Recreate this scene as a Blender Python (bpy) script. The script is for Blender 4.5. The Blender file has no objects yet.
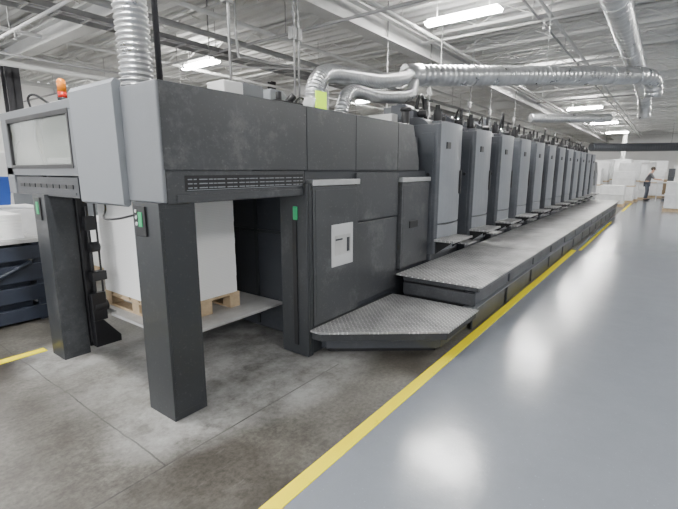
import bpy, bmesh, math, random
from mathutils import Vector, Matrix
random.seed(4)
S=bpy.context.scene
COL=S.collection

# ------------------------------------------------------------------ materials
def newmat(name):
    m=bpy.data.materials.new(name); m.use_nodes=True
    nt=m.node_tree; b=nt.nodes['Principled BSDF']
    return m,nt,b
def N(nt,t,**k):
    n=nt.nodes.new(t)
    for a,v in k.items(): setattr(n,a,v)
    return n
def ramp(nt,fac,c0,c1,p0=0.3,p1=0.7):
    r=N(nt,'ShaderNodeValToRGB'); r.color_ramp.elements[0].position=p0; r.color_ramp.elements[1].position=p1
    r.color_ramp.elements[0].color=(*c0,1); r.color_ramp.elements[1].color=(*c1,1)
    nt.links.new(fac,r.inputs[0]); return r.outputs[0]
def noise(nt,scale,detail=4,co=None,rough=.5):
    n=N(nt,'ShaderNodeTexNoise'); n.inputs['Scale'].default_value=scale; n.inputs['Detail'].default_value=detail
    n.inputs['Roughness'].default_value=rough
    if co is None:
        t=N(nt,'ShaderNodeTexCoord'); co=t.outputs['Object']
    nt.links.new(co,n.inputs['Vector']); return n.outputs[0]
def paint(name,c,rough=.4,metal=0,var=.18,scale=3,bump=0.0,dust=0.0):
    m,nt,b=newmat(name)
    n=noise(nt,scale,6,rough=.6)
    c0=tuple(x*(1-var) for x in c); c1=tuple(min(1,x*(1+var)) for x in c)
    col=ramp(nt,n,c0,c1,.3,.72)
    if dust:
        d=noise(nt,2.0,12,None,.8); d2=noise(nt,60,2)
        f=ramp(nt,d,(0,0,0),(dust,)*3,.52,.80)
        f2=ramp(nt,d2,(0,0,0),(dust*.7,)*3,.62,.75)
        ad=N(nt,'ShaderNodeMath',operation='ADD'); nt.links.new(f,ad.inputs[0])
        mu=N(nt,'ShaderNodeMath',operation='MULTIPLY'); nt.links.new(f2,mu.inputs[0]); nt.links.new(d,mu.inputs[1]); nt.links.new(mu.outputs[0],ad.inputs[1])
        mx=N(nt,'ShaderNodeMix',data_type='RGBA'); nt.links.new(ad.outputs[0],mx.inputs[0]); nt.links.new(col,mx.inputs[6]); mx.inputs[7].default_value=(.5,.5,.5,1); col=mx.outputs[2]
    nt.links.new(col,b.inputs['Base Color'])
    mr=N(nt,'ShaderNodeMapRange'); mr.inputs[3].default_value=max(.03,rough-.1); mr.inputs[4].default_value=min(1,rough+.15)
    nt.links.new(n,mr.inputs[0]); nt.links.new(mr.outputs[0],b.inputs['Roughness'])
    b.inputs['Metallic'].default_value=metal
    if bump:
        bp=N(nt,'ShaderNodeBump'); bp.inputs['Strength'].default_value=bump; bp.inputs['Distance'].default_value=.01
        nt.links.new(noise(nt,scale*12,3),bp.inputs['Height']); nt.links.new(bp.outputs[0],b.inputs['Normal'])
    return m
def emis(name,c,s):
    m,nt,b=newmat(name); b.inputs['Emission Color'].default_value=(*c,1); b.inputs['Emission Strength'].default_value=s
    b.inputs['Base Color'].default_value=(*c,1); return m

M_HOUSE=paint('housing_dark_grey',(.047,.050,.055),.36,0,.12,1.6,0,.26)
M_POST=paint('post_charcoal',(.026,.029,.033),.40,0,.10,2,0,.14)
M_SKIRT=paint('platform_skirt',(.020,.022,.026),.6,0,.10,2,0,.10)
M_PANEL=paint('panel_mid_grey',(.155,.165,.18),.42,0,.06,2,0,.08)
M_LIGHTP=paint('panel_light_grey',(.205,.22,.24),.4,0,.05,2,0,.06)
M_UNIT=paint('unit_slate',(.036,.040,.048),.4,0,.12,2.5,0,.08)
M_UNITS=paint('unit_side_slate',(.060,.066,.078),.4,0,.12,2.5,0,.1)
M_UNITF=paint('unit_face',(.22,.235,.258),.38,0,.08,2,0,.1)
M_BLACK=paint('black_plastic',(.008,.008,.010),.45,0,.2,5)
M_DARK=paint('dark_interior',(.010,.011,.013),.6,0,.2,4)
M_STEEL=paint('bare_steel',(.55,.56,.57),.35,.85,.12,6)
M_PLATE=paint('dusty_steel_plate',(.50,.50,.50),.5,.3,.2,4)
M_SILVER=paint('silver_plate',(.58,.59,.60),.35,.2,.06,4)
M_GALV=paint('galvanised_duct',(.58,.59,.60),.28,.9,.15,5,.1)
M_WHITE=paint('white_paint',(.75,.75,.74),.55,0,.06,2)
M_CEIL=paint('ceiling_deck_paint',(.62,.62,.615),.85,0,.12,1.2)
M_JOIST=paint('joist_grey_white',(.60,.60,.59),.7,0,.12,2)
M_BEAM=paint('beam_pale_grey',(.56,.56,.55),.6,0,.12,2)
M_PIPE=paint('pipe_grey',(.32,.32,.32),.5,.2,.12,2)
M_WALL=paint('wall_white',(.76,.76,.75),.8,0,.06,.6)
M_WOOD=paint('pallet_wood',(.55,.42,.27),.8,0,.25,9,.3)
M_GREEN=paint('green_sticker',(.03,.38,.15),.5,0,.05)
M_YG=emis('self_lit_label',(.55,.90,.01),1.1)  # label colour given a glow to look brighter; not a lamp
M_RED=paint('red_lens',(.6,.02,.01),.25,0,.05)
M_AMB=paint('amber_lens',(.85,.26,.02),.25,0,.05)
M_BEIGE=paint('beige_panel',(.30,.27,.21),.5,0,.1)
M_NAVY=paint('navy_black_steel',(.020,.026,.042),.45,0,.25,4)
M_BLUE=paint('blue_panel',(.02,.07,.33),.45,0,.1)
M_SKIN=paint('skin',(.45,.27,.19),.5,0,.05)
M_SHIRT=paint('grey_shirt',(.10,.10,.11),.8,0,.1)
M_JEAN=paint('grey_jeans',(.11,.12,.15),.8,0,.15)
M_HAIR=paint('hair',(.04,.03,.02),.6,0,.1)
M_TUBE=emis('lamp_lens',(1.0,.985,.95),245)
M_UP=emis('ceiling_fill_glow',(1.0,.985,.95),68)  # upward emission added to brighten the ceiling
M_WRAP=paint('shrink_wrapped_paper',(.80,.81,.82),.3,0,.10,5)
M_CARD=paint('cardboard_brown',(.40,.30,.19),.8,0,.1)
M_COL=paint('column_dark',(.04,.04,.045),.5,0,.2)

def glassm():
    m,nt,b=newmat('window_pane')
    n=noise(nt,1.6,3); nt.links.new(ramp(nt,n,(.60,.64,.60),(.85,.87,.83)),b.inputs['Base Color'])  # pale cloudy tint painted in for reflections on the pane
    b.inputs['Roughness'].default_value=.04; b.inputs['Alpha'].default_value=.38; return m
M_GLASS=glassm()
def paperm():
    m,nt,b=newmat('paper_stack')
    t=N(nt,'ShaderNodeTexCoord'); w=N(nt,'ShaderNodeTexWave'); w.bands_direction='Z'
    w.inputs['Scale'].default_value=22; w.inputs['Distortion'].default_value=.4
    nt.links.new(t.outputs['Object'],w.inputs['Vector'])
    nt.links.new(ramp(nt,w.outputs['Fac'],(.90,.90,.90),(.95,.95,.95),.1,.6),b.inputs['Base Color'])
    b.inputs['Roughness'].default_value=.75; return m
M_PAPER=paperm()

def diamond(name='diamond_plate',k=19.0,lo=.20,hi=.40):
    m,nt,b=newmat(name); L=nt.links
    t=N(nt,'ShaderNodeTexCoord'); sp=N(nt,'ShaderNodeSeparateXYZ'); L.new(t.outputs['Object'],sp.inputs[0])
    def ma(op,a,c=None):
        n=N(nt,'ShaderNodeMath',operation=op)
        for i,v in enumerate((a,c)):
            if v is None: continue
            if isinstance(v,(int,float)): n.inputs[i].default_value=v
            else: L.new(v,n.inputs[i])
        return n.outputs[0]
    a=ma('MULTIPLY',ma('ADD',sp.outputs[0],sp.outputs[1]),k); c=ma('MULTIPLY',ma('SUBTRACT',sp.outputs[0],sp.outputs[1]),k)
    par=ma('PINGPONG',ma('ADD',ma('FLOOR',a),ma('FLOOR',c)),1.0)
    fa=ma('ABSOLUTE',ma('SUBTRACT',ma('FRACT',a),.5)); fc=ma('ABSOLUTE',ma('SUBTRACT',ma('FRACT',c),.5))
    def ell(p,q): 
        return ma('ADD',ma('POWER',ma('DIVIDE',p,.46),2.0),ma('POWER',ma('DIVIDE',q,.17),2.0))
    e1=ell(fa,fc); e2=ell(fc,fa)
    mx=N(nt,'ShaderNodeMix'); L.new(par,mx.inputs[0]); L.new(e1,mx.inputs[2]); L.new(e2,mx.inputs[3])
    h=ma('SUBTRACT',1.0,ma('MINIMUM',mx.outputs[0],1.0))
    bp=N(nt,'ShaderNodeBump'); bp.inputs['Strength'].default_value=.8; bp.inputs['Distance'].default_value=.006
    L.new(h,bp.inputs['Height']); L.new(bp.outputs[0],b.inputs['Normal'])
    n=noise(nt,2.2,9,rough=.72)
    base=ramp(nt,n,(lo,lo,lo*1.02),(hi,hi,hi),.38,.64)
    wear=ramp(nt,noise(nt,1.3,6,rough=.6),(.4,.4,.4),(1,1,1),.38,.62)
    mc=N(nt,'ShaderNodeMix',data_type='RGBA'); L.new(ma('MULTIPLY',h,wear),mc.inputs[0]); L.new(base,mc.inputs[6]); mc.inputs[7].default_value=(.88,.88,.88,1)
    L.new(mc.outputs[2],b.inputs['Base Color']); b.inputs['Metallic'].default_value=.2; b.inputs['Roughness'].default_value=.45
    return m
M_DIA=diamond('diamond_plate',19.0,.18,.38)
M_DIA2=diamond('diamond_plate_deck',14.0,.22,.48)

def floorm():
    m,nt,b=newmat('floor_concrete_and_paint'); L=nt.links
    t=N(nt,'ShaderNodeTexCoord'); sp=N(nt,'ShaderNodeSeparateXYZ'); L.new(t.outputs['Object'],sp.inputs[0])
    def ma(op,a,c=None,clamp=False):
        n=N(nt,'ShaderNodeMath',operation=op,use_clamp=clamp)
        for i,v in enumerate((a,c)):
            if v is None: continue
            if isinstance(v,(int,float)): n.inputs[i].default_value=v
            else: L.new(v,n.inputs[i])
        return n.outputs[0]
    co=t.outputs['Object']; X=sp.outputs[0]; Y=sp.outputs[1]
    mp=N(nt,'ShaderNodeMapping'); mp.inputs['Rotation'].default_value=(0,0,.5); mp.inputs['Scale'].default_value=(1,7,1); L.new(co,mp.inputs[0])
    scr=noise(nt,3.0,10,mp.outputs[0],.8)
    big=noise(nt,.9,8,co,.62); mid=noise(nt,3.4,12,co,.78); fine=noise(nt,34,4,co,.7)
    conc=ramp(nt,mid,(.080,.076,.069),(.170,.165,.154),.30,.72)
    stain=ramp(nt,big,(.50,.47,.43),(1.22,1.21,1.18),.40,.60)
    m1=N(nt,'ShaderNodeMix',data_type='RGBA',blend_type='MULTIPLY'); m1.inputs[0].default_value=1; L.new(conc,m1.inputs[6]); L.new(stain,m1.inputs[7])
    sp2=ramp(nt,fine,(.66,.66,.66),(1.22,1.22,1.22),.35,.65)
    m2=N(nt,'ShaderNodeMix',data_type='RGBA',blend_type='MULTIPLY'); m2.inputs[0].default_value=1; L.new(m1.outputs[2],m2.inputs[6]); L.new(sp2,m2.inputs[7])
    ms=N(nt,'ShaderNodeMix',data_type='RGBA'); L.new(ramp(nt,scr,(0,0,0),(.45,.45,.45),.58,.74),ms.inputs[0]); L.new(m2.outputs[2],ms.inputs[6]); ms.inputs[7].default_value=(.30,.295,.28,1)
    def near(v,c,w): return ma('SUBTRACT',1.0,ma('DIVIDE',ma('ABSOLUTE',ma('SUBTRACT',v,c)),w),True)
    def blob(cx,cy,rx,ry):
        q=ma('ADD',ma('POWER',ma('DIVIDE',ma('SUBTRACT',X,cx),rx),2.0),ma('POWER',ma('DIVIDE',ma('SUBTRACT',Y,cy),ry),2.0))
        return ma('SUBTRACT',1.0,q,True)
    d0=ma('MULTIPLY',near(X,2.4,1.5),near(Y,3.1,1.2))
    dust=ma('MAXIMUM',ma('MULTIPLY',d0,1.8,True),ma('MAXIMUM',blob(1.55,2.4,.65,.5),ma('MAXIMUM',blob(2.4,2.15,1.0,.45),blob(1.45,4.0,.5,.5))))
    dust=ma('MULTIPLY',ma('MULTIPLY',dust,1.3,True),ramp(nt,mid,(0.18,)*3,(1,)*3,.38,.60))
    m3=N(nt,'ShaderNodeMix',data_type='RGBA'); L.new(ma('MULTIPLY',dust,.78),m3.inputs[0]); L.new(ms.outputs[2],m3.inputs[6]); m3.inputs[7].default_value=(.40,.40,.395,1)
    wig=ma('MULTIPLY',ma('SUBTRACT',noise(nt,1.5,4,co,.6),.5),.06)
    j1=ma('LESS_THAN',ma('ABSOLUTE',ma('SUBTRACT',Y,2.03)),.006)
    j1=ma('MULTIPLY',j1,ma('MULTIPLY',ma('GREATER_THAN',X,.2),ma('LESS_THAN',X,2.7)))
    j2=ma('LESS_THAN',ma('ABSOLUTE',ma('SUBTRACT',ma('ADD',X,wig),1.12)),.005)
    j2=ma('MULTIPLY',j2,ma('GREATER_THAN',Y,2.03))
    j=ma('MAXIMUM',j1,j2); jm=ma('MULTIPLY',j,ramp(nt,mid,(.25,.25,.25),(.8,.8,.8),.4,.6))
    m4=N(nt,'ShaderNodeMix',data_type='RGBA'); L.new(jm,m4.inputs[0]); L.new(m3.outputs[2],m4.inputs[6]); m4.inputs[7].default_value=(.03,.03,.03,1)
    pnt=ramp(nt,mid,(.190,.208,.238),(.215,.234,.266),.3,.7)
    spk=ramp(nt,noise(nt,70,2,co,.5),(1,1,1),(1.25,1.25,1.25),.66,.74)
    mk=N(nt,'ShaderNodeMix',data_type='RGBA',blend_type='MULTIPLY'); mk.inputs[0].default_value=1; L.new(pnt,mk.inputs[6]); L.new(spk,mk.inputs[7])
    isp=ma('LESS_THAN',Y,1.34)
    mf=N(nt,'ShaderNodeMix',data_type='RGBA'); L.new(isp,mf.inputs[0]); L.new(m4.outputs[2],mf.inputs[6]); L.new(mk.outputs[2],mf.inputs[7])
    L.new(mf.outputs[2],b.inputs['Base Color'])
    rc=N(nt,'ShaderNodeMapRange'); L.new(mid,rc.inputs[0]); rc.inputs[3].default_value=.2; rc.inputs[4].default_value=.62
    rp=N(nt,'ShaderNodeMapRange'); L.new(big,rp.inputs[0]); rp.inputs[3].default_value=.13; rp.inputs[4].default_value=.22
    mr=N(nt,'ShaderNodeMix'); L.new(isp,mr.inputs[0]); L.new(rc.outputs[0],mr.inputs[2]); L.new(rp.outputs[0],mr.inputs[3])
    L.new(mr.outputs[0],b.inputs['Roughness'])
    wob=noise(nt,6,3,co,.5)
    hs=ma('ADD',ma('MULTIPLY',wob,1.0),ma('MULTIPLY',fine,.35))
    bp=N(nt,'ShaderNodeBump'); bp.inputs['Strength'].default_value=.09; bp.inputs['Distance'].default_value=.02
    L.new(hs,bp.inputs['Height']); L.new(bp.outputs[0],b.inputs['Normal'])
    return m
M_FLOOR=floorm()
def linem():
    m,nt,b=newmat('yellow_line_paint'); n=noise(nt,9,8,rough=.7)
    nt.links.new(ramp(nt,n,(.68,.55,.0),(.90,.75,.0),.22,.40),b.inputs['Base Color']); b.inputs['Roughness'].default_value=.65; b.inputs['Specular IOR Level'].default_value=.15; return m
M_YEL=linem()

# ------------------------------------------------------------------ mesh builder
def root_loc(o):
    v=Vector((0,0,0))
    while o is not None: v+=o.location; o=o.parent
    return v
class G:
    def __init__(s): s.bm=bmesh.new()
    def box(s,a,b,rot=None,piv=None):
        a=Vector(a); b=Vector(b); vs=[]
        for z in (a.z,b.z):
            for x,y in ((a.x,a.y),(b.x,a.y),(b.x,b.y),(a.x,b.y)): 
                v=Vector((x,y,z))
                if rot is not None:
                    p=Vector(piv) if piv else (a+b)/2
                    v=rot@(v-p)+p
                vs.append(s.bm.verts.new(v))
        for f in ((0,3,2,1),(4,5,6,7),(0,1,5,4),(1,2,6,5),(2,3,7,6),(3,0,4,7)):
            s.bm.faces.new([vs[i] for i in f])
        return s
    def prism(s,poly,lo,hi,axis='z'):
        def P(p,h):
            if axis=='z': return (p[0],p[1],h)
            if axis=='y': return (p[0],h,p[1])
            return (h,p[0],p[1])
        A=[s.bm.verts.new(P(p,lo)) for p in poly]; B=[s.bm.verts.new(P(p,hi)) for p in poly]
        n=len(poly); s.bm.faces.new(A[::-1]); s.bm.faces.new(B)
        for i in range(n): s.bm.faces.new((A[i],A[(i+1)%n],B[(i+1)%n],B[i]))
        return s
    def tube(s,pts,r,seg=12,cap=True,radii=None,smooth=True):
        pts=[Vector(p) for p in pts]; rings=[]
        up=None
        for i,p in enumerate(pts):
            d=(pts[min(i+1,len(pts)-1)]-pts[max(i-1,0)]).normalized()
            if up is None:
                up=Vector((0,0,1)) if abs(d.z)<.9 else Vector((1,0,0))
            u=(up-d*up.dot(d))
            if u.length<1e-4: u=Vector((0,1,0))-d*d.y
            u.normalize(); w=d.cross(u); up=u
            rr=radii[i] if radii else r
            rings.append([s.bm.verts.new(p+(u*math.cos(2*math.pi*k/seg)+w*math.sin(2*math.pi*k/seg))*rr) for k in range(seg)])
        for i in range(len(rings)-1):
            for k in range(seg):
                f=s.bm.faces.new((rings[i][k],rings[i][(k+1)%seg],rings[i+1][(k+1)%seg],rings[i+1][k])); f.smooth=smooth
        if cap: s.bm.faces.new(rings[0][::-1]); s.bm.faces.new(rings[-1])
        return s
    def cyl(s,a,b,r,seg=16,r2=None): return s.tube([a,b],r,seg,True,[r,r2 if r2 is not None else r])
    def sphere(s,c,r,sc=(1,1,1)):
        m=Matrix.Translation(c)@Matrix.Diagonal((sc[0]*r,sc[1]*r,sc[2]*r,1))
        res=bmesh.ops.create_uvsphere(s.bm,u_segments=14,v_segments=9,radius=1,matrix=m)
        for v in res['verts']:
            for f in v.link_faces: f.smooth=True
        return s
    def make(s,name,mat,parent=None,bevel=0,**props):
        bmesh.ops.recalc_face_normals(s.bm,faces=s.bm.faces)
        if parent is not None: o0=root_loc(parent)
        else:
            vs=[v.co for v in s.bm.verts]
            o0=Vector(((min(v.x for v in vs)+max(v.x for v in vs))/2,(min(v.y for v in vs)+max(v.y for v in vs))/2,min(v.z for v in vs)))
            if props.get('_origin') is not None: o0=Vector(props['_origin'])
        props.pop('_origin',None)
        bmesh.ops.translate(s.bm,verts=s.bm.verts,vec=-o0)
        me=bpy.data.meshes.new(name); s.bm.to_mesh(me); s.bm.free(); me.materials.append(mat)
        o=bpy.data.objects.new(name,me); COL.objects.link(o)
        if parent is not None: o.parent=parent
        else: o.location=o0
        if bevel:
            md=o.modifiers.new('bevel','BEVEL'); md.width=bevel; md.segments=2; md.limit_method='ANGLE'; md.angle_limit=math.radians(40)
        for k,v in props.items(): o[k]=v
        return o
def thing(name,loc,label,cat,group=None):
    e=bpy.data.objects.new(name,None); e.empty_display_size=.2; e.location=loc; COL.objects.link(e)
    e['label']=label; e['category']=cat
    if group: e['group']=group
    return e
def copy_thing(src,loc,**props):
    n=src.copy(); COL.objects.link(n); n.location=loc
    for k,v in props.items(): n[k]=v
    def rec(a,b):
        for c in list(a.children):
            k=c.copy(); COL.objects.link(k); k.parent=b; rec(c,k)
    kids=[c for c in src.children]
    for c in kids:
        k=c.copy(); COL.objects.link(k); k.parent=n; rec(c,k)
    return n
def spline(P,n=10):
    P=[Vector(p) for p in P]; out=[]
    Q=[P[0]*2-P[1]]+P+[P[-1]*2-P[-2]]
    for i in range(1,len(Q)-2):
        for k in range(n):
            t=k/n; a,b,c,d=Q[i-1],Q[i],Q[i+1],Q[i+2]
            out.append(.5*((2*b)+(-a+c)*t+(2*a-5*b+4*c-d)*t*t+(-a+3*b-3*c+d)*t**3))
    out.append(P[-1]); return out
def resample(pts,step):
    out=[pts[0]]; acc=0
    for a,b in zip(pts,pts[1:]):
        L=(b-a).length; d=step-acc
        while d<=L:
            out.append(a+(b-a)*(d/L)); d+=step
        acc=(L-(d-step))
    return out
def hose(g,P,r,rib=.045,amp=.07,seg=18):
    pts=resample(spline(P,24),rib/4); rad=[r*(1+amp*(1 if (i%4) in(1,2) else -1)*.5) for i in range(len(pts))]
    g.tube(pts,r,seg,True,rad); return g

# ------------------------------------------------------------------ room
g=G(); g.box((-7,-9,-.2),(44,18,0)); g.make('floor',M_FLOOR,None,0,kind='structure',_origin=(0,0,0))
g=G()
x=-7; prof=[]
while x<44:
    prof+=[(x,4.60),(x+.12,4.60),(x+.16,4.66),(x+.26,4.66)]; x+=.30
prof+=[(44,4.60)]
top=[(44,4.8),(-7,4.8)]
g.prism(prof+top,-9,18,'y'); g.make('ceiling',M_CEIL,None,0,kind='structure')
g=G(); g.box((43.8,-9,0),(44,18,4.6)); g.make('wall_far',M_WALL,None,0,kind='structure')
g=G(); g.box((-7,17.8,0),(43.8,18,4.6)); g.make('wall_left',M_WALL,None,0,kind='structure')
g=G(); g.box((-7,-9.2,0),(43.8,-9,4.6)); g.make('wall_right',M_WALL,None,0,kind='structure')

def joist(x):
    g=G(); z0,z1=4.28,4.59
    g.box((x-.05,-8.9,z1-.04),(x+.05,17.7,z1)); g.box((x-.05,-8.9,z0),(x+.05,17.7,z0+.05))
    y=-8.8; up=False
    while y<17.1:
        a=(x,y,z0+.03) if not up else (x,y,z1-.03); b=(x,y+.5,z1-.03) if not up else (x,y+.5,z0+.03)
        g.tube([a,b],.014,5,False); y+=.5; up=not up
    return g
g=joist(0); J=g.make('trim_1',M_JOIST,None,0,kind='structure',_origin=(0,0,4.26))
J.location=(-1.2,0,4.26)
k=2
for i in range(1,27):
    o=J.copy(); COL.objects.link(o); o.name='trim_%d'%k; o.location=(-1.2+i*1.65,0,4.26); k+=1
for y in (-4.2,4.35,12.0):
    g=G(); g.box((-6.9,y-.13,3.88),(43.7,y+.13,3.91)); g.box((-6.9,y-.13,4.22),(43.7,y+.13,4.25)); g.box((-6.9,y-.012,3.91),(43.7,y+.012,4.22))
    g.make('trim_%d'%k,M_BEAM,None,0,kind='structure'); k+=1
for x in (3.7,10.7,17.7,24.7,31.7):
    g=G(); g.box((x-.12,4.5,3.92),(x+.12,17.7,3.95)); g.box((x-.12,4.5,4.22),(x+.12,17.7,4.25)); g.box((x-.012,4.5,3.95),(x+.012,17.7,4.22))
    g.make('trim_%d'%k,M_BEAM,None,0,kind='structure'); k+=1
for n_,(y,z,r) in enumerate([(1.9,4.2,.03),(2.1,4.2,.02),(3.9,4.12,.03),(5.6,3.85,.035),(6.3,3.8,.05),(8.2,4.15,.03),(9.9,4.12,.04),(10.4,3.8,.025),(11.2,3.78,.06),(13.4,3.8,.05),(-1.5,4.15,.03),(-.4,4.12,.025)]):
    g=G(); g.tube([(-6,y,z),(43,y,z)],r,8)
    for i in range(0,48,4): g.tube([(-5+i,y,z),(-5+i,y,4.5)],.008,4)
    g.make('ceiling_pipe',M_PIPE if n_%3==1 else M_JOIST,None,0,label='thin painted conduit pipe hung along the ceiling',category='pipe',group='pipes along the ceiling')
for n_,(x,z) in enumerate([(1.4,4.15),(2.2,4.1),(2.7,3.7),(4.8,4.18),(5.6,3.8),(8.6,4.15),(12.4,4.18),(18.5,4.15)]):
    g=G(); g.tube([(x,1.2,z),(x,17,z)],.025,8)
    y=2.0
    while y<17: g.tube([(x,y,z),(x,y,z-.12)],.012,6); g.cyl((x,y,z-.14),(x,y,z-.12),.03,8); g.tube([(x,y+.2,z),(x,y+.2,4.5)],.008,5); y+=3.1
    g.make('ceiling_pipe',M_PIPE if n_%3==1 else M_JOIST,None,0,label='thin painted sprinkler pipe running across the ceiling',category='pipe',group='pipes across the ceiling')
g=G(); g.box((2,7.0,3.78),(30,7.02,3.86)); g.box((2,7.38,3.78),(30,7.40,3.86))
for i in range(70): g.box((2.1+i*.4,7.0,3.78),(2.13+i*.4,7.4,3.80))
for i in range(10): 
    g.tube([(2.5+i*3,7.0,3.8),(2.5+i*3,7.0,4.6)],.008,4)
g.tube([(2,7.1,3.82),(30,7.1,3.82)],.02,6); g.tube([(2,7.2,3.82),(30,7.2,3.82)],.025,6)
g.make('cable_tray',M_PIPE,None,0,label='grey ladder cable tray with cables under the ceiling',category='cable tray')
g=G()
g.tube(spline([(4.3,5.0,4.55),(4.3,5.0,3.3),(4.45,4.9,3.15),(5.4,4.5,3.1),(5.55,4.4,3.0),(5.55,4.4,1.0),(5.55,4.4,0.0)],8),.018,8)
g.make('drop_conduit',M_PIPE,None,0,label='thin grey conduit dropping from ceiling behind press',category='pipe')
g=G(); g.tube([(5.2,6.8,4.55),(5.2,6.8,3.45),(7.0,4.9,3.42),(8.4,3.8,3.4),(8.4,3.8,4.55)],.015,8)
g.make('drop_conduit',M_PIPE,None,0,label='thin grey conduit bridging above the press',category='pipe')
for (x,y,zb) in ((4.35,3.9,2.1),(4.27,3.9,2.1),(3.0,3.6,2.1),(7.2,4.3,0),(9.0,4.3,0),(11.4,4.3,0),(13.0,4.3,0),(15.5,4.3,0)):
    g=G(); g.tube([(x,y,4.55),(x,y,zb)],.014,7); g.box((x-.05,y-.02,3.2),(x+.05,y+.05,3.34))
    g.make('drop_conduit',M_PIPE,None,0,label='thin vertical conduit with small box dropping to press',category='pipe',group='conduits dropping to the press')

def column(name,x,y,w,z1,lab,mat=M_COL):
    g=G(); g.box((x-w/2,y-w/2,.02),(x+w/2,y-w/2+.03,z1)); g.box((x-w/2,y+w/2-.03,.02),(x+w/2,y+w/2,z1)); g.box((x-.015,y-w/2,.02),(x+.015,y+w/2,z1)); g.box((x-w*.8,y-w*.8,0),(x+w*.8,y+w*.8,.03))
    return g.make(name,mat,None,.004,label=lab,category='column')
column('steel_column',3.75,12.0,.28,3.88,'dark painted steel column near the far presses')
column('steel_column',9.9,10.0,.18,4.26,'slim dark steel column behind the press')
column('steel_column',20.0,12.0,.28,3.88,'dark painted steel column carrying a ceiling girder')
column('steel_column',36.5,2.6,.25,4.2,'pale painted steel column beyond the stacks',M_BEAM)
column('steel_column',31.0,-2.0,.22,4.2,'pale painted steel column beside the aisle stacks',M_BEAM)

# ------------------------------------------------------------------ lights
def fixture(x,y):
    e=thing('ceiling_light',(x,y,4.10),'white fluorescent batten fixture with glowing lens under ceiling','ceiling light','ceiling light fixtures')
    g=G(); g.prism([(x-.13,4.14),(x+.13,4.14),(x+.08,4.17),(x-.08,4.17)],y-.65,y+.65,'y')
    g.tube([(x,y-.45,4.17),(x,y-.45,4.6)],.006,5); g.tube([(x,y+.45,4.17),(x,y+.45,4.6)],.006,5)
    g.make('fixture_housing',M_WHITE,e)
    g=G(); g.prism([(x-.11,4.14),(x-.09,4.10),(x-.04,4.085),(x+.04,4.085),(x+.09,4.10),(x+.11,4.14)],y-.63,y+.63,'y')
    g.make('lamp_lens',M_TUBE,e)
    g=G(); g.box((x-.07,y-.6,4.171),(x+.07,y+.6,4.185)); g.make('added_uplight',M_UP,e); return e  # glowing strip added on top of the housing to lift the ceiling
F=fixture(7.5,3.05)
for x in (-5.0,1.0,7.5,14.0,21.0,28.0,35.5):
    for y in (-3.2,3.05,9.0,15.0):
        if (x,y)!=(7.5,3.05): copy_thing(F,(6.9 if (x,y)==(7.5,9.0) else x,9.4 if (x,y)==(7.5,9.0) else y,4.10))

# ------------------------------------------------------------------ floor lines
g=G(); g.box((-2,1.300,0),(9.8,1.388,.003)); g.make('floor_marking',M_YEL,None,0,label='long worn yellow painted line along walkway edge',category='floor marking')
g=G(); g.box((9.86,1.22,0),(16,1.27,.003)); g.make('floor_marking',M_YEL,None,0,label='faded narrower yellow line beside the walkway platform',category='floor marking')
g=G(); g.box((20.5,1.22,0),(27,1.30,.003)); g.make('floor_marking',M_YEL,None,0,label='yellow line beyond the end of the press',category='floor marking')
g=G(); g.box((-2,4.30,0),(1.34,4.40,.003)); g.make('floor_marking',M_YEL,None,0,label='yellow line leading to the delivery leg',category='floor marking')

# ------------------------------------------------------------------ delivery housing
D=thing('press_delivery',(2.9,3.2,0),'dark grey delivery end of an offset printing press','printing press')
def post(x0,x1,y0,y1,flip):
    g=G(); g.box((x0,y0,.0),(x1,y1,1.41)); 
    g.box((x0+.02,y0-.004,.05),(x1-.02,y0,1.38))
    p=g.make('leg',M_POST,D,.012); return p
P1=post(1.385,1.63,2.36,2.66,0)
P2=post(1.35,1.56,3.95,4.2,0)
g=G(); g.box((1.372,2.50,1.20),(1.386,2.62,1.385)); g.make('switch_plate',M_BLACK,P1,.003)
g=G(); g.box((1.368,2.53,1.26),(1.374,2.57,1.35)); g.make('green_sticker',M_GREEN,P1)
for z in (1.285,1.325,1.365):
    g=G(); g.cyl((1.366,2.595,z-.01),(1.374,2.595,z-.01),.011,10); g.make('push_button',M_STEEL,P1)
g=G(); g.box((1.338,4.03,1.20),(1.352,4.14,1.385)); g.make('switch_plate',M_BLACK,P2,.003)
g=G(); g.box((1.333,4.06,1.25),(1.339,4.10,1.35)); g.make('green_sticker',M_GREEN,P2)
g=G(); g.box((1.57,3.93,.1),(1.66,4.0,1.38)); g.box((1.57,3.96,.05),(1.74,4.05,.22)); g.cyl((1.6,3.9,.42),(1.72,3.9,.42),.05); g.cyl((1.62,3.9,.95),(1.70,3.9,.95),.045)
g.box((1.58,3.86,.3),(1.70,3.92,.55)); g.tube([(1.63,3.90,.42),(1.63,3.90,1.3)],.012,6)
g.tube([(1.69,3.88,.3),(1.69,3.88,1.35)],.010,6); g.box((1.60,3.84,.66),(1.72,3.93,.74)); g.prism([(1.58,.06),(1.80,.06),(1.80,.12),(1.66,.30),(1.58,.30)],3.86,3.93,'y'); g.box((1.60,3.87,1.1),(1.68,3.93,1.22))
g.make('pile_lift_bracket',M_BLACK,D,.006)
def side(x0,x1,z0,z1,mat=M_HOUSE,name='side_panel',y=2.33,t=.03):
    g=G(); g.box((x0+.003,y,z0),(x1-.003,y+t,z1)); return g.make(name,mat,D,.006)
side(1.41,2.68,1.60,2.10); side(2.68,3.37,1.60,2.10); side(3.37,4.16,1.60,2.10)
g=G(); g.prism([(4.163,1.60),(4.66,1.60),(4.66,1.72),(4.50,2.10),(4.163,2.10)],2.33,2.36,'y'); g.make('side_panel',M_HOUSE,D,.006)
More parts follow.
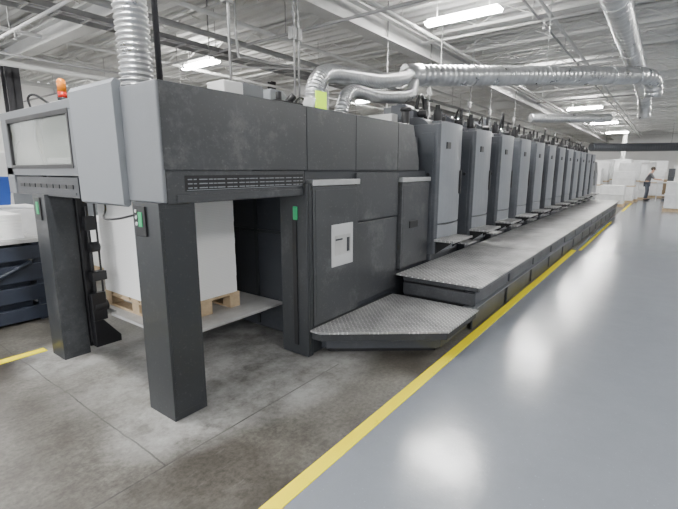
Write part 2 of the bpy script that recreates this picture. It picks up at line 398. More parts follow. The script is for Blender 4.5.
g=G(); g.box((1.43,2.36,2.07),(4.48,4.18,2.095)); g.box((1.43,4.15,1.41),(4.55,4.18,2.07)); g.box((2.66,2.37,1.50),(4.55,4.14,1.62)); g.box((1.43,2.37,1.42),(1.50,4.14,1.46))
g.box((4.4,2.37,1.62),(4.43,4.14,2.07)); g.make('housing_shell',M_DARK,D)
g=G(); g.box((2.15,2.42,1.50),(2.17,4.12,2.05)); g.box((1.45,4.10,1.50),(2.15,4.13,2.05)); g.make('added_pale_backing',M_LIGHTP,D)  # pale panels added so the interior behind the window looks lit
g=G(); g.box((1.46,2.40,1.66),(1.50,4.70,1.70)); g.box((1.62,2.40,1.82),(1.66,4.10,1.86)); g.box((1.47,3.5,1.70),(1.50,3.54,2.0)); g.box((1.47,4.2,1.70),(1.50,4.24,2.0)); g.make('gripper_bars',M_STEEL,D)
g=G(); g.box((1.44,2.345,1.40),(2.66,2.37,1.597)); g.box((1.50,2.335,1.405),(2.64,2.35,1.455)); g.make('lower_rail',M_HOUSE,D,.004)
g=G()
g.box((1.57,2.3405,1.478),(2.64,2.3425,1.482))
x=1.58
while x<2.62:
    w_=random.choice((.02,.03,.045,.06))
    for r_ in range(3): g.box((x,2.338,1.490+r_*.026),(min(x+w_,2.63),2.346,1.497+r_*.026))
    x+=w_+random.choice((.008,.012,.02))
g.make('vent_slots',M_LIGHTP,D)
g=G(); g.box((1.56,2.3425,1.473),(2.645,2.3445,1.57)); g.make('vent_backing',M_BLACK,D)
g=G(); g.box((1.405,2.33,1.41),(1.43,2.73,2.10)); g.make('end_panel',M_PANEL,D,.008)
g=G(); g.prism([(1.37,1.385),(1.40,1.37),(1.42,1.385),(1.42,2.14),(1.38,2.15),(1.36,2.12)],2.73,3.33,'y'); g.make('end_guard',M_LIGHTP,D,.003)
y0,y1=3.34,4.78
g=G(); g.box((1.37,y0,2.02),(1.42,y1,2.09)); g.box((1.37,y0,1.56),(1.42,y1,1.63)); g.box((1.37,y0,1.63),(1.42,y0+.06,2.02)); g.box((1.37,y1-.16,1.40),(1.42,y1,2.02)); g.box((1.40,y1-.03,1.42),(2.2,y1,2.07))
W=g.make('window_guard',M_PANEL,D,.005)
g=G(); g.box((1.388,y0+.06,1.63),(1.398,y1-.16,2.02)); g.make('window_pane',M_GLASS,W)
g=G(); g.box((1.364,y0+.05,1.995),(1.384,y1-.15,2.03)); g.box((1.364,y0+.05,1.615),(1.384,y1-.15,1.645)); g.box((1.364,y0+.05,1.645),(1.384,y0+.075,1.995)); g.box((1.364,y1-.18,1.645),(1.384,y1-.15,1.995)); g.make('window_gasket',M_BLACK,W,.002)
g=G(); g.box((1.38,3.38,1.40),(1.42,4.62,1.55)); g.box((1.375,3.42,1.42),(1.38,4.60,1.44)); CP=g.make('lower_guard_strip',M_UNIT,D,.004)
for i in range(9):
    g=G(); g.box((1.374,3.46+i*.12,1.465),(1.381,3.55+i*.12,1.495)); g.make('louvre_opening',M_BLACK,CP,.002)
g=G(); g.box((1.43,3.4,1.42),(1.9,4.6,1.44)); g.make('sheet_guide',M_STEEL,D)
# lower body
g=G()
g.box((2.65,2.36,.02),(2.68,2.62,1.52)); g.box((2.68,2.36,.02),(4.9,2.40,1.6)); g.box((2.66,3.92,.02),(4.6,4.14,1.5)); g.box((2.92,2.62,.02),(2.96,3.95,1.5)); g.box((4.2,2.40,0),(4.6,4.1,1.55))
g.make('body_frame',M_UNIT,D)
g=G(); g.box((2.63,2.30,0.01),(2.655,2.60,1.50)); g.box((2.655,2.30,.01),(2.70,2.36,1.50)); EC=g.make('end_column',M_POST,D,.008)
g=G(); g.box((2.618,2.41,.10),(2.632,2.455,1.22)); g.make('guide_slot',M_BLACK,EC,.003)
g=G(); g.box((2.615,2.40,1.20),(2.631,2.44,1.31)); g.make('green_sticker',M_GREEN,EC,.003)
g=G(); g.box((2.945,2.64,.62),(2.955,3.9,.66)); g.box((2.90,2.64,1.0),(2.92,3.9,1.03)); g.box((2.90,3.2,.05),(2.92,3.24,1.45)); g.make('rear_guide_plate',M_POST,D,.003)
def door(x0,x1,z0,z1,mat,y=2.30):
    g=G(); g.box((x0,y,z0),(x1,y+.05,z1)); g.box((x0+.03,y-.004,z0+.03),(x1-.03,y,z1-.03)); return g.make('access_door',mat,D,.01)
d1=door(2.71,3.37,.27,1.47,M_HOUSE)
g=G(); g.box((2.70,2.285,1.475),(3.38,2.36,1.525)); g.make('door_top_trim',M_STEEL,D,.004)
g=G(); g.box((2.95,2.289,.75),(3.27,2.297,1.13)); LP=g.make('latch_plate',M_SILVER,d1,.002)
g=G(); g.box((2.99,2.287,.85),(3.23,2.290,1.03)); g.make('latch_recess',M_PLATE,LP,.001)
g=G(); g.box((3.0,2.282,.985),(3.10,2.288,1.0)); g.box((3.17,2.280,.87),(3.205,2.288,1.0)); g.make('latch_handle',M_UNIT,LP,.002)
g=G(); g.box((3.385,2.335,.3),(4.19,2.36,1.10)); g.box((3.385,2.33,1.12),(4.19,2.36,1.58)); g.make('recessed_panel',M_HOUSE,D,.006)
d2=door(4.22,4.90,.50,1.47,M_HOUSE)
g=G(); g.box((4.21,2.285,1.475),(4.91,2.36,1.525)); g.make('door_top_trim',M_STEEL,D,.004)
g=G(); g.box((4.40,2.285,.95),(4.60,2.296,1.03)); g.make('door_handle',M_BLACK,d2,.003)
g=G(); g.box((2.70,2.31,.02),(4.05,2.35,.25)); g.make('kick_plate',M_POST,D,.005)
# beacon
g=G(); g.cyl((1.62,4.07,2.095),(1.62,4.07,2.17),.02); g.cyl((1.62,4.07,2.17),(1.62,4.07,2.19),.038); BK=g.make('signal_light',M_BLACK,D)
g=G(); g.cyl((1.62,4.07,2.19),(1.62,4.07,2.235),.034); g.make('red_lens',M_RED,BK)
g=G(); g.tube([(1.62,4.07,2.235),(1.62,4.07,2.31),(1.62,4.07,2.33),(1.62,4.07,2.34)],.034,14,True,[.034,.034,.029,.016]); g.make('amber_lens',M_AMB,BK)
g=G(); g.tube(spline([(1.5,4.4,2.09),(1.48,4.4,2.2),(1.5,4.3,2.22),(1.55,4.15,2.14),(1.62,4.07,2.12)],6),.01,6); g.make('beacon_cable',M_BLACK,D)
g=G(); g.tube(spline([(1.385,2.62,1.33),(1.33,2.75,1.30),(1.34,2.95,1.29),(1.40,3.05,1.34),(1.41,3.08,1.42)],8),.007,6); g.make('hanging_cable',M_BLACK,D)
# things on top
g=G()
g.box((2.1,2.6,2.095),(2.28,2.8,2.24)); g.make('junction_box',M_WHITE,D,.01)
g=G(); g.box((2.62,2.6,2.095),(2.95,2.75,2.17)); g.cyl((2.7,2.65,2.16),(2.7,2.65,2.24),.025); g.cyl((2.82,2.68,2.16),(2.86,2.62,2.23),.03); g.make('valve_block',M_BLACK,D,.006)
g=G(); g.tube(spline([(2.28,2.8,2.15),(2.4,2.75,2.2),(2.55,2.7,2.14),(2.65,2.68,2.14)],6),.01,6); g.tube(spline([(2.9,2.7,2.14),(3.1,2.75,2.25),(3.3,2.8,2.14)],6),.012,6); g.tube([(2.3,2.9,2.13),(4.3,2.9,2.13)],.02,8); g.make('top_cabling',M_BLACK,D)
g=G(); g.box((2.95,2.5,2.095),(2.98,2.62,2.22),Matrix.Rotation(.5,3,'Y')); g.make('top_bracket',M_STEEL,D,.004)
g=G(); g.box((3.10,2.58,2.095),(3.25,2.59,2.30)); g.make('warning_tag',M_YG,D)
g=G(); g.box((2.35,2.7,2.095),(2.58,3.0,2.27)); g.make('fan_box',M_PANEL,D,.01)
g=G(); g.prism([(2.75,2.095),(3.0,2.095),(3.0,2.22),(2.9,2.29),(2.75,2.29)],2.80,3.05,'y'); g.make('filter_box',M_LIGHTP,D,.01)

# ------------------------------------------------------------------ pile
g=G(); g.box((1.72,2.84,.325),(2.88,3.84,.35)); g.box((1.78,3.84,.325),(2.88,4.32,.35))
g.box((1.78,3.0,.25),(2.82,3.06,.325)); g.box((1.84,4.16,.25),(2.82,4.22,.325)); g.make('pile_lift_plate',M_PLATE,None,.003,label='thin light steel pile lift plate inside the delivery',category='lift plate')
PL=thing('wooden_pallet',(2.2,3.6,.35),'pale wooden pallet on the pile lift plate','pallet')
g=G(); 
for i in range(7):
    y=3.09+i*.158; g.box((1.83,y,.47),(2.56,y+.12,.49))
g.make('deck_boards',M_WOOD,PL,.002)
g=G()
for x in (1.83,2.14,2.45):
    for y in (3.09,3.56,4.04): g.box((x,y,.37),(x+.11,y+.11,.45))
    g.box((x,3.09,.45),(x+.11,4.15,.47)); g.box((x,3.09,.35),(x+.11,4.15,.37))
g.make('pallet_blocks',M_WOOD,PL,.002)
g=G()
z=.49
for i in range(18):
    dx=random.uniform(-.002,.002); dy=random.uniform(-.002,.002)
    g.box((1.83+dx,3.10+dy,z),(2.54+dx,4.14+dy,z+.0505)); z+=.0505
g.make('paper_pile',M_PAPER,None,0,label='tall pile of white printed sheets on pallet',category='paper stack')

# ------------------------------------------------------------------ steps & platform
ST=thing('access_step',(3.5,1.9,0),'low diamond plate step with angled corner beside delivery','step')
poly=[(2.64,2.29),(2.64,2.18),(3.32,1.325),(4.05,1.325),(4.05,2.29)]
g=G(); g.prism(poly,.242,.26,'z'); g.make('tread_plate',M_DIA,ST,.003)
polye=[(2.66,2.285),(2.66,2.19),(3.332,1.345),(4.045,1.345),(4.045,2.285)]
g=G(); g.prism(polye,.175,.242,'z'); g.make('edge_band',M_SKIRT,ST,.003)
poly2=[(2.78,2.28),(2.78,2.22),(3.40,1.43),(4.04,1.43),(4.04,2.28)]
g=G(); g.prism(poly2,.06,.175,'z'); g.make('riser',M_UNIT,ST,.004)
poly2=[(2.86,2.28),(2.86,2.24),(3.45,1.50),(4.04,1.50),(4.04,2.28)]
g=G(); g.prism(poly2,.0,.06,'z'); g.make('plinth',M_BLACK,ST,.004)
PF=thing('walkway_platform',(11.5,1.9,0),'long raised diamond plate walkway along the press units','walkway platform')
XE=19.6
g=G()
x=4.08
while x<XE-.1:
    g.box((x,1.32,.464),(min(x+2.4,XE)-.01,2.27,.48)); x+=2.4
g.make('tread_plate',M_DIA2,PF,.003)
g=G(); g.box((4.12,1.50,.1),(XE,2.185,.464)); g.make('platform_frame',M_BLACK,PF)
g=G(); g.box((4.16,1.54,0),(XE-.05,2.15,.1)); g.make('plinth',M_BLACK,PF)
g=G(); g.box((4.08,1.38,.275),(4.10,2.18,.40)); g.box((4.075,1.35,.425),(4.095,2.18,.463)); g.make('end_riser',M_SKIRT,PF,.003)
g=G(); g.box((4.08,1.335,.425),(XE,1.36,.464)); g.make('edge_strip',M_HOUSE,PF,.003)
g=G(); g.box((4.08,1.37,.238),(XE,1.50,.252)); g.make('lower_ledge',M_PANEL,PF,.002)
x=4.12
while x<XE-.6:
    g=G(); g.box((x,1.39,.268),(x+1.12,1.41,.412)); g.box((x+.02,1.41,.27),(x+.05,1.50,.40)); g.box((x+1.06,1.41,.27),(x+1.09,1.50,.40)); g.box((x+.44,1.382,.37),(x+.68,1.391,.388)); g.make('drawer_front',M_UNIT,PF,.006)
    g=G(); g.box((x+.02,1.41,.01),(x+1.10,1.43,.222)); g.make('side_panel',M_UNIT,PF,.006)
    x+=1.2

# ------------------------------------------------------------------ transfer cabinet
TC=thing('transfer_cabinet',(4.8,3.2,0),'grey transfer section with beige operator panel','machine cabinet')
g=G(); g.box((4.70,2.48,1.62),(4.92,4.05,2.0)); g.box((4.925,2.48,0),(4.95,4.05,1.6)); g.make('cabinet_body',M_UNIT,TC,.01)
g=G(); g.box((4.68,2.55,1.64),(4.70,2.95,1.98)); bp_=g.make('operator_panel',M_BEIGE,TC,.004)
g=G(); g.box((4.675,2.62,1.8),(4.681,2.74,1.93)); g.make('notice_paper',M_WHITE,bp_)
g=G(); g.box((4.675,2.78,1.84),(4.681,2.88,1.93)); g.make('notice_paper',M_WHITE,bp_)
g=G(); g.cyl((4.8,2.6,2.0),(4.8,2.6,2.30),.05,14); g.cyl((4.8,2.6,2.3),(4.8,2.6,2.34),.07,14); g.make('motor',M_BLACK,TC,.008)
g=G(); g.box((4.74,2.75,2.0),(4.88,3.1,2.28)); g.make('control_box',M_WHITE,TC,.008)

# ------------------------------------------------------------------ printing units
X0=4.97
def arc(x0,x1,y,b,back,n=8):
    P=[]
    for i in range(n+1):
        t=i/n; P.append((x0+(x1-x0)*t,y-b*(1-(2*t-1)**2)))
    P+= [(x1,back),(x0,back)]; return P
U=thing('printing_unit',(X0+.6,3.1,0),'grey printing unit tower with light front door and step','printing unit','printing units of the press')
g=G(); g.box((X0+.005,2.85,0),(X0+1.185,4.1,1.0)); g.box((X0+.01,2.29,.0),(X0+.68,2.62,.57)); g.box((X0+.68,2.40,.0),(X0+1.18,2.9,.55))
g.prism([(X0+.01,1.0),(X0+.64,1.0),(X0+.64,2.04),(X0+.58,2.12),(X0+.10,2.12),(X0+.01,2.04)],2.52,4.05,'y'); g.make('unit_frame',M_UNIT,U,.01)
g=G(); g.prism([(X0,2.25),(X0+.03,2.215),(X0+.66,2.215),(X0+.69,2.25),(X0+.69,2.58),(X0,2.58)],.56,2.15,'z'); CS=g.make('front_casing',M_UNITS,U,.008)
g=G(); g.prism(arc(X0+.02,X0+.67,2.21,.05,2.217),.95,2.17,'z'); g.prism(arc(X0+.02,X0+.67,2.21,.045,2.217),.60,.93,'z'); DR=g.make('front_door',M_UNITF,U,.003)
g=G(); g.box((X0+.58,2.165,1.30),(X0+.61,2.20,1.60)); g.make('door_handle',M_BLACK,DR,.003)
g=G(); g.box((X0+.12,2.168,1.86),(X0+.26,2.190,1.94)); g.make('key_pad',M_BLACK,DR,.003)
g=G(); g.box((X0-.008,2.29,.70),(X0+.0,2.46,2.05)); SP_=g.make('side_door',M_UNITS,U,.004)
g=G(); g.cyl((X0-.02,2.35,1.55),(X0-.004,2.35,1.55),.022); g.make('side_knob',M_BLACK,SP_)
g=G(); g.box((X0-.12,1.93,.745),(X0+.50,2.19,.772)); g.make('foot_step',M_DIA,U,.003)
g=G(); g.box((X0+.74,2.06,.60),(X0+1.06,2.40,.622)); g.box((X0+.78,2.36,.50),(X0+1.02,2.42,.60)); g.make('foot_step',M_DIA,U,.003)
for dx in (.0,.42):
    g=G(); g.prism([(2.22,.57),(2.22,.745),(1.98,.745)],X0+dx,X0+dx+.025,'x'); g.make('step_bracket',M_DARK,U,.002)
g=G(); g.prism([(2.40,2.15),(3.9,2.15),(3.9,2.25),(2.55,2.25),(2.44,2.20)],X0+.06,X0+.62,'x'); g.prism([(2.62,2.25),(2.95,2.25),(2.95,2.42),(2.75,2.42),(2.62,2.34)],X0+.08,X0+.30,'x'); g.box((X0+.14,2.28,2.15),(X0+.5,2.40,2.20)); g.make('ink_unit',M_UNITS,U,.006)
g=G(); g.cyl((X0+.52,2.5,2.24),(X0+.52,2.5,2.38),.055); g.cyl((X0+.52,2.5,2.38),(X0+.52,2.5,2.44),.03); g.cyl((X0+.18,2.60,2.30),(X0+.18,2.48,2.30),.045); g.box((X0+.32,2.56,2.24),(X0+.35,2.6,2.50)); g.box((X0+.32,2.56,2.48),(X0+.50,2.6,2.50)); g.make('ink_motor',M_BLACK,U,.004)
g=G(); g.tube(spline([(X0+.30,2.7,2.35),(X0+.42,2.7,2.40),(X0+.52,2.72,2.36),(X0+.60,2.75,2.2)],8),.022,8); g.tube(spline([(X0+.60,2.5,2.2),(X0+.74,2.5,2.30),(X0+.84,2.6,2.15),(X0+.88,2.75,1.6)],8),.026,8); g.tube(spline([(X0+.60,2.6,2.2),(X0+.78,2.6,2.40),(X0+1.0,2.65,2.34),(X0+1.2,2.7,2.2)],8),.016,8)
g.make('ink_hose',M_BLACK,U)
g=G(); g.box((X0+.36,2.64,2.25),(X0+.56,2.9,2.34)); g.make('valve_box',M_WHITE,U,.006)
g=G(); g.cyl((X0+.97,2.80,1.20),(X0+.97,3.9,1.20),.12,18); g.cyl((X0+.93,2.72,.80),(X0+.93,2.84,.80),.10,18); g.cyl((X0+1.06,2.74,1.02),(X0+1.06,2.84,1.02),.05,12); g.cyl((X0+.80,2.66,1.62),(X0+.80,3.6,1.62),.05,12); g.make('transfer_rollers',M_STEEL,U,.004)
g=G(); g.box((X0+.68,2.95,1.30),(X0+1.19,2.98,2.0)); g.box((X0+.72,2.86,.6),(X0+1.18,2.9,1.2)); g.make('gap_guard',M_BLACK,U,.006)  # guard coloured black, painting in the dark of the gap
g=G(); g.box((X0+.90,2.60,1.32),(X0+1.08,2.63,1.92)); g.box((X0+.72,2.61,1.36),(X0+.90,2.625,1.39)); g.make('added_gap_panel',M_PANEL,U,.006)  # pale panel added to lighten the gap between units
NU=12
units=[U]+[copy_thing(U,(X0+.6+1.2*i,3.1,0)) for i in range(1,NU)]
for i,n in enumerate(units):
    xo=X0+1.2*i; h=random.uniform(.06,.22); a=random.uniform(.1,.4)
    g=G(); g.tube(spline([(xo+a,2.7,2.30),(xo+a,2.66,2.40+h),(xo+a+.2,2.70,2.44+h),(xo+a+.42,2.8,2.3),(xo+a+.45,3.2,2.2)],8),random.uniform(.014,.026),8)
    g.make('supply_hose',M_BLACK,n,0)
    g=G(); g.box((xo+.48,3.0,2.24),(xo+.64,3.3,2.36+h)); g.cyl((xo+.56,3.1,2.36+h),(xo+.56,3.1,2.42+h),.04); g.make('damping_unit',M_UNITS if i%2 else M_PANEL,n,.006)
FD=thing('sheet_feeder',(20.4,3.1,0),'dark grey sheet feeder at the far press end','sheet feeder')
g=G(); g.prism([(19.45,0),(21.4,0),(21.4,1.5),(20.9,1.95),(20.3,1.95),(19.9,1.2),(19.45,1.1)],2.35,4.0,'y'); g.make('feeder_frame',M_UNIT,FD,.02)
g=G(); g.box((19.7,2.33,.3),(20.6,2.35,1.0)); g.make('feeder_guard',M_UNITF,FD,.005)
g=G(); g.box((20.7,2.33,.3),(21.3,2.35,1.5)); g.make('feeder_guard',M_UNITF,FD,.005)

# ------------------------------------------------------------------ ducts
g=G(); hose(g,[(1.62,2.9,2.1),(1.62,2.9,2.5),(1.60,2.93,3.2),(1.55,3.0,3.9),(1.52,3.0,4.55)],.10,.035,.14)
g.make('flexible_duct',M_GALV,None,0,label='silver ribbed flexible hose rising from the delivery',category='flexible duct')
g=G(); g.tube([(1.82,2.95,2.1),(1.82,2.95,4.59)],.021,10); g.cyl((1.82,2.95,2.097),(1.82,2.95,2.13),.045); g.make('vertical_conduit',M_COL,None,0,label='slim dark conduit rising from the delivery roof',category='pipe')
g=G(); hose(g,[(3.6,3.0,2.1),(3.58,3.0,2.38),(3.78,3.03,2.60),(4.28,3.1,2.67),(4.9,3.12,2.72),(5.6,3.15,2.85),(5.98,3.2,2.98)],.095,.035,.14)
g.make('flexible_duct',M_GALV,None,0,label='silver ribbed hose arching off the delivery roof',category='flexible duct')
g=G(); hose(g,[(4.05,3.0,2.1),(4.07,3.0,2.32),(4.3,3.03,2.50),(4.9,3.05,2.52),(5.6,3.0,2.62),(5.95,3.10,2.86)],.075,.035,.14)
g.make('flexible_duct',M_GALV,None,0,label='thinner silver ribbed hose beside the larger one',category='flexible duct')
g=G()
A=Vector((6.0,3.27,2.98)); B=Vector((9.85,.60,3.28)); d=(B-A).normalized()
hose(g,[A,A.lerp(B,.33),A.lerp(B,.66),B],.15,.09,.05,22)
g.cyl(A-d*.02,A+d*.25,.165,22)
hose(g,[B,(10.08,.46,3.27),(10.24,.40,3.20),(10.32,.38,3.06),(10.35,.38,2.96)],.14,.09,.06,22)
g.cyl(B-d*.12,B+d*.03,.158,22)
for t in (.25,.55,.85):
    p=A.lerp(B,t); g.tube([p+Vector((0,0,.14)),(p.x,p.y,4.5)],.006,5); g.cyl(p-d*.02,p+d*.02,.158,22)
g.make('main_duct',M_GALV,None,0,label='large silver spiral ventilation duct spanning above the press',category='ventilation duct')
g=G()
hose(g,[(-4,.86,3.98),(5,.86,3.98),(14,.86,3.98),(16.5,.86,3.96),(17.4,.84,3.75),(17.7,.82,3.3)],.18,.24,.10,20)
for i in range(6): g.tube([(-2+i*3.2,.86,4.14),(-2+i*3.2,.86,4.55)],.008,5); g.cyl((-2.03+i*3.2,.86,3.98),(-1.97+i*3.2,.86,3.98),.195,20)
g.make('ventilation_duct',M_GALV,None,0,label='silver ribbed duct running under the ceiling above aisle',category='ventilation duct')
g=G(); hose(g,[(14.7,3.6,3.2),(15.6,2.9,3.22),(17,1.7,3.28)],.13,.09,.05,16)
for p in ((15,3.37,3.3),(16.6,2.05,3.35)): g.tube([p,(p[0],p[1],4.5)],.006,5)
g.make('ventilation_duct',M_GALV,None,0,label='silver spiral duct hanging over the far units',category='ventilation duct')
g=G(); hose(g,[(30.8,3.9,3.0),(32.5,2.2,3.0),(35,-1.5,3.05)],.25,.15,.05,16)
for p in ((31.5,3.2,3.2),(34,.0,3.25)): g.tube([p,(p[0],p[1],4.5)],.008,5)
g.make('ventilation_duct',M_UNIT,None,0,label='dark grey round duct over the far hall end',category='ventilation duct')

# ------------------------------------------------------------------ left side lift table
TB=thing('loading_table',(1.3,5.9,0),'dark blue-grey steel loading table with layered rails','lift table')
g=G(); g.box((.2,5.25,.86),(1.75,6.5,.90)); g.make('table_top',M_PLATE,TB,.005)
g=G()
for z,h in ((.68,.15),(.45,.18),(.24,.16),(.03,.14)): g.box((.22,5.27,z),(1.72,5.33,z+h)); g.box((1.66,5.33,z),(1.72,6.45,z+h)); g.box((.22,6.40,z),(1.66,6.45,z+h))
for x in (.24,1.0,1.64): 
    for y in (5.30,6.38): g.box((x,y,0),(x+.07,y+.06,.86))
g.box((.3,5.36,.02),(1.60,6.36,.70))
g.tube([(.3,5.25,.1),(1.6,5.25,.66)],.025,8)
g.make('table_frame',M_NAVY,TB,.006)
g=G()
for i in range(11): g.cyl((.4+i*.12,5.34,.78),(.4+i*.12,6.38,.78),.03,10)
g.make('roller_bed',M_STEEL,TB)
g=G(); z=.90
for i in range(8):
    g.box((.4+random.uniform(-.01,.01),5.35,z),(1.6,6.35+random.uniform(-.02,.02),z+.03)); z+=.032
g.make('paper_pile',M_PAPER,None,.002,label='low pile of white sheets on the loading table',category='paper stack')
BM=thing('finishing_machine',(4.2,9.4,0),'white finishing machine with blue end panel','machine')
g=G(); g.prism([(1.2,0),(6.4,0),(6.4,1.1),(5.2,1.35),(4.6,1.9),(2.4,1.9),(2.0,1.2),(1.2,1.1)],8.6,10.0,'y'); g.make('machine_body',M_WHITE,BM,.02)
for a,b,c in ((1.3,2.2,1.0),(2.5,3.4,1.7),(3.6,4.5,1.7)):
    g=G(); g.box((a,8.57,.2),(b,8.6,c)); g.make('machine_door',M_LIGHTP,BM,.006)
g=G(); g.box((1.16,8.7,1.1),(1.2,9.9,1.75)); g.make('end_panel',M_BLUE,BM,.006)
def stack(x,y,w,l,h,lab,group=None,tiers=1,mat=None):
    e=thing('wrapped_pallet_stack',(x,y,0),lab,'pallet stack',group)
    g=G()
    for i in range(5): g.box((x-w/2,y-l/2+i*(l-.1)/4,.10),(x+w/2,y-l/2+i*(l-.1)/4+.1,.125))
    for i in range(3): g.box((x-w/2+i*(w-.1)/2,y-l/2,.0),(x-w/2+i*(w-.1)/2+.1,y+l/2,.10))
    g.make('pallet',M_WOOD,e)
    g=G(); hh=(h-.13)/tiers
    for t in range(tiers):
        z0=.13+t*hh; 
        g.box((x-w/2+.03,y-l/2+.03,z0),(x+w/2-.03,y+l/2-.03,z0+hh-.05)); g.box((x-w/2+.01,y-l/2+.01,z0+hh*.45),(x+w/2-.01,y+l/2-.01,z0+hh*.5))
    g.make('wrapped_load',mat or M_WRAP,e,.012)
    if tiers>1:
        g=G()
        for t in range(1,tiers):
            z0=.13+t*hh; g.box((x-w/2,y-l/2,z0-.05),(x+w/2,y+l/2,z0))
        g.make('separator_board',M_WOOD,e)
    return e
stack(2.0,7.3,.9,1.1,1.15,'white wrapped sheet stack on pallet by finishing machine')
g=G(); g.prism([(1.68,1.15),(1.98,1.15),(2.02,1.50),(1.64,1.50)],6.95,7.35,'y'); g.box((1.62,6.93,1.48),(2.04,7.37,1.52)); g.make('storage_bin',M_BLUE,None,.006,label='blue plastic storage bin on a wrapped stack',category='bin')
stack(3.4,7.2,.9,1.1,.9,'white wrapped sheet stack on pallet by finishing machine')
stack(22.0,-.55,1.3,1.1,1.22,'white stacked sheets on pallet beside the aisle')
stack(24.5,-.75,1.0,1.0,1.35,'white stacked sheets on pallet beside the aisle')
for i,(x,y,h,t) in enumerate([(22.6,3.2,1.3,1),(23.4,1.9,1.0,1),(24.8,3.0,1.75,2),(26.2,2.85,2.05,2),(26.2,1.7,1.6,2),(27.6,2.8,2.2,2),(27.8,1.6,2.05,2),(29.4,2.4,1.6,1),(29.8,1.35,1.9,2),(30.9,2.2,2.3,2),(32.4,.6,1.7,2),(33,1.7,1.6,1),(33,2.9,2.3,2),(31.5,-1.3,1.5,1),(33,-.9,1.9,2),(36,1.1,2.2,2),(36,-.1,1.6,1),(38,.5,2.3,2),(38,-.8,2.0,2),(39.5,1.6,2.4,2)]):
    stack(x,y,1.0,1.0,h,'white wrapped pallet load standing beyond the press','pallets beyond the press',t)
stack(34.6,-.1,.9,.9,1.1,'brown cardboard boxes on pallet beyond the press',None,1,M_CARD)
WM=thing('wrapping_machine',(29.9,-.2,0),'grey pallet wrapping machine with upright mast','wrapping machine')
g=G(); g.cyl((29.4,-.45,0),(29.4,-.45,.1),.55,24); g.box((30.0,-.35,0),(30.3,-.05,1.7)); g.box((29.88,-.3,1.0),(30.02,-.1,1.3)); g.make('mast',M_UNIT,WM,.02)

# ------------------------------------------------------------------ person
PX,PY=28.6,.80
PE=thing('person',(PX,PY,0),'person in grey shirt and dark jeans leaning over work','person')
def skin(name,verts,edges,rad,mat,sub=2):
    me=bpy.data.meshes.new(name); me.from_pydata([Vector(v) for v in verts],edges,[]); me.materials.append(mat)
    o=bpy.data.objects.new(name,me); COL.objects.link(o); o.parent=PE
    md=o.modifiers.new('skin','SKIN')
    for i,r in enumerate(rad):
        me.skin_vertices[0].data[i].radius=(r,r)
    me.skin_vertices[0].data[0].use_root=True
    s=o.modifiers.new('sub','SUBSURF'); s.levels=sub; s.render_levels=sub
    md.use_smooth_shade=True
    return o
V=[(0,0,.95),(0,-.02,1.15),(0,-.10,1.38),(0,-.15,1.48),(0,-.19,1.56),(0,-.21,1.66),
   (-.10,0,.90),(-.11,-.03,.50),(-.12,.03,.09),(-.12,-.12,.04),
   (.10,0,.90),(.11,-.06,.50),(.12,-.02,.09),(.12,-.17,.04),
   (-.19,-.11,1.40),(-.22,-.28,1.16),(-.17,-.50,1.12),(-.16,-.57,1.11),
   (.19,-.11,1.40),(.22,-.28,1.16),(.17,-.50,1.14),(.16,-.57,1.13)]
E=[(0,1),(1,2),(2,3),(3,4),(4,5),(0,6),(6,7),(7,8),(8,9),(0,10),(10,11),(11,12),(12,13),(2,14),(14,15),(15,16),(16,17),(2,18),(18,19),(19,20),(20,21)]
R=[.13,.12,.13,.06,.07,.095,.085,.058,.04,.035,.085,.058,.04,.035,.06,.042,.03,.03,.06,.042,.03,.03]
for s_ in (-1,1):
    w=17 if s_<0 else 21; bx,by,bz=V[w]
    for f,(dx,dz,L) in enumerate([(-.03,.0,.07),(-.01,.005,.08),(.01,.005,.075),(.03,0,.06)]):
        a=len(V); V+= [(bx+dx,by-.03,bz+dz),(bx+dx,by-.03-L*.6,bz-.02),(bx+dx,by-.03-L*.75,bz-.05)]; R+=[.010,.009,.008]; E+=[(w,a),(a,a+1),(a+1,a+2)]
    a=len(V); V+=[(bx-s_*.035,by-.0,bz-.01),(bx-s_*.05,by-.04,bz-.03)]; R+=[.011,.009]; E+=[(w,a),(a,a+1)]
skin('body',V,E,R,M_SKIN,1)
skin('shirt',[(0,0,.97),(0,-.02,1.15),(0,-.10,1.38),(0,-.145,1.46),(-.19,-.11,1.40),(-.22,-.28,1.17),(.19,-.11,1.40),(.22,-.28,1.17)],[(0,1),(1,2),(2,3),(2,4),(4,5),(2,6),(6,7)],[.155,.145,.155,.07,.075,.06,.075,.06],M_SHIRT)
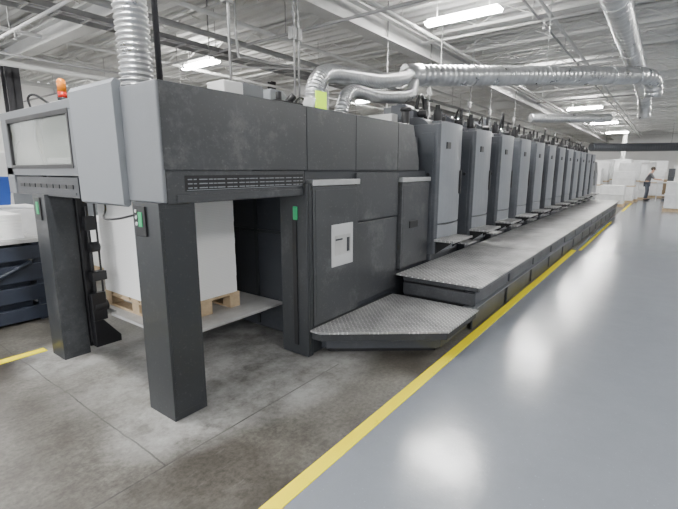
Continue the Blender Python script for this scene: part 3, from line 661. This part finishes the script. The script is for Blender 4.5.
skin('trousers',[(0,0,.96),(-.10,0,.90),(-.11,-.03,.50),(-.12,.03,.10),(.10,0,.90),(.11,-.06,.50),(.12,-.02,.10)],[(0,1),(1,2),(2,3),(0,4),(4,5),(5,6)],[.15,.10,.075,.065,.10,.075,.065],M_JEAN)
for x,y in ((-.12,-.03),(.12,-.08)):
    g=G(); g.sphere((PX+x,PY+y,.05),1,(.05,.14,.05)); g.make('shoe',M_BLACK,PE)
g=G(); g.sphere((PX,PY-.185,1.70),.105,(1,1.05,1)); g.make('hair',M_HAIR,PE)
for x in (-.035,.035):
    g=G(); g.sphere((PX+x,PY-.295,1.66),.012); g.make('eye',M_BLACK,PE)
g=G(); g.prism([(PX-.015,1.60),(PX+.015,1.60),(PX,1.66)],PY-.325,PY-.28,'y'); g.make('nose',M_SKIN,PE)
for x in (-.1,.1):
    g=G(); g.sphere((PX+x,PY-.2,1.64),.025,(.5,1,1.2)); g.make('ear',M_SKIN,PE)
WC=thing('work_cart',(PX-.3,PY-.75,0),'white work cart with paper by the person','cart')
g=G(); g.box((PX-.5,PY-.95,.95),(PX+.3,PY-.42,1.0))
for x in (-.48,.24):
    for y in (-.93,-.48): g.box((PX+x,PY+y,0),(PX+x+.04,PY+y+.04,.95))
g.box((PX-.48,PY-.93,.3),(PX+.28,PY-.46,.33)); g.make('cart_frame',M_WHITE,WC,.004)

# ------------------------------------------------------------------ world, camera
w=bpy.data.worlds.new('World'); S.world=w; w.use_nodes=True
w.node_tree.nodes['Background'].inputs[0].default_value=(.95,.97,1,1); w.node_tree.nodes['Background'].inputs[1].default_value=3.2
cam=bpy.data.cameras.new('camera'); co=bpy.data.objects.new('camera',cam); COL.objects.link(co)
cam.sensor_width=36; cam.lens=36*430/678; cam.clip_end=200
co.location=(0,0,1.6)
p=math.atan(84/430); th=math.radians(36.87)
fwd=Vector((math.cos(p)*math.cos(th),math.cos(p)*math.sin(th),-math.sin(p)))
co.rotation_euler=fwd.to_track_quat('-Z','Y').to_euler()
S.camera=co
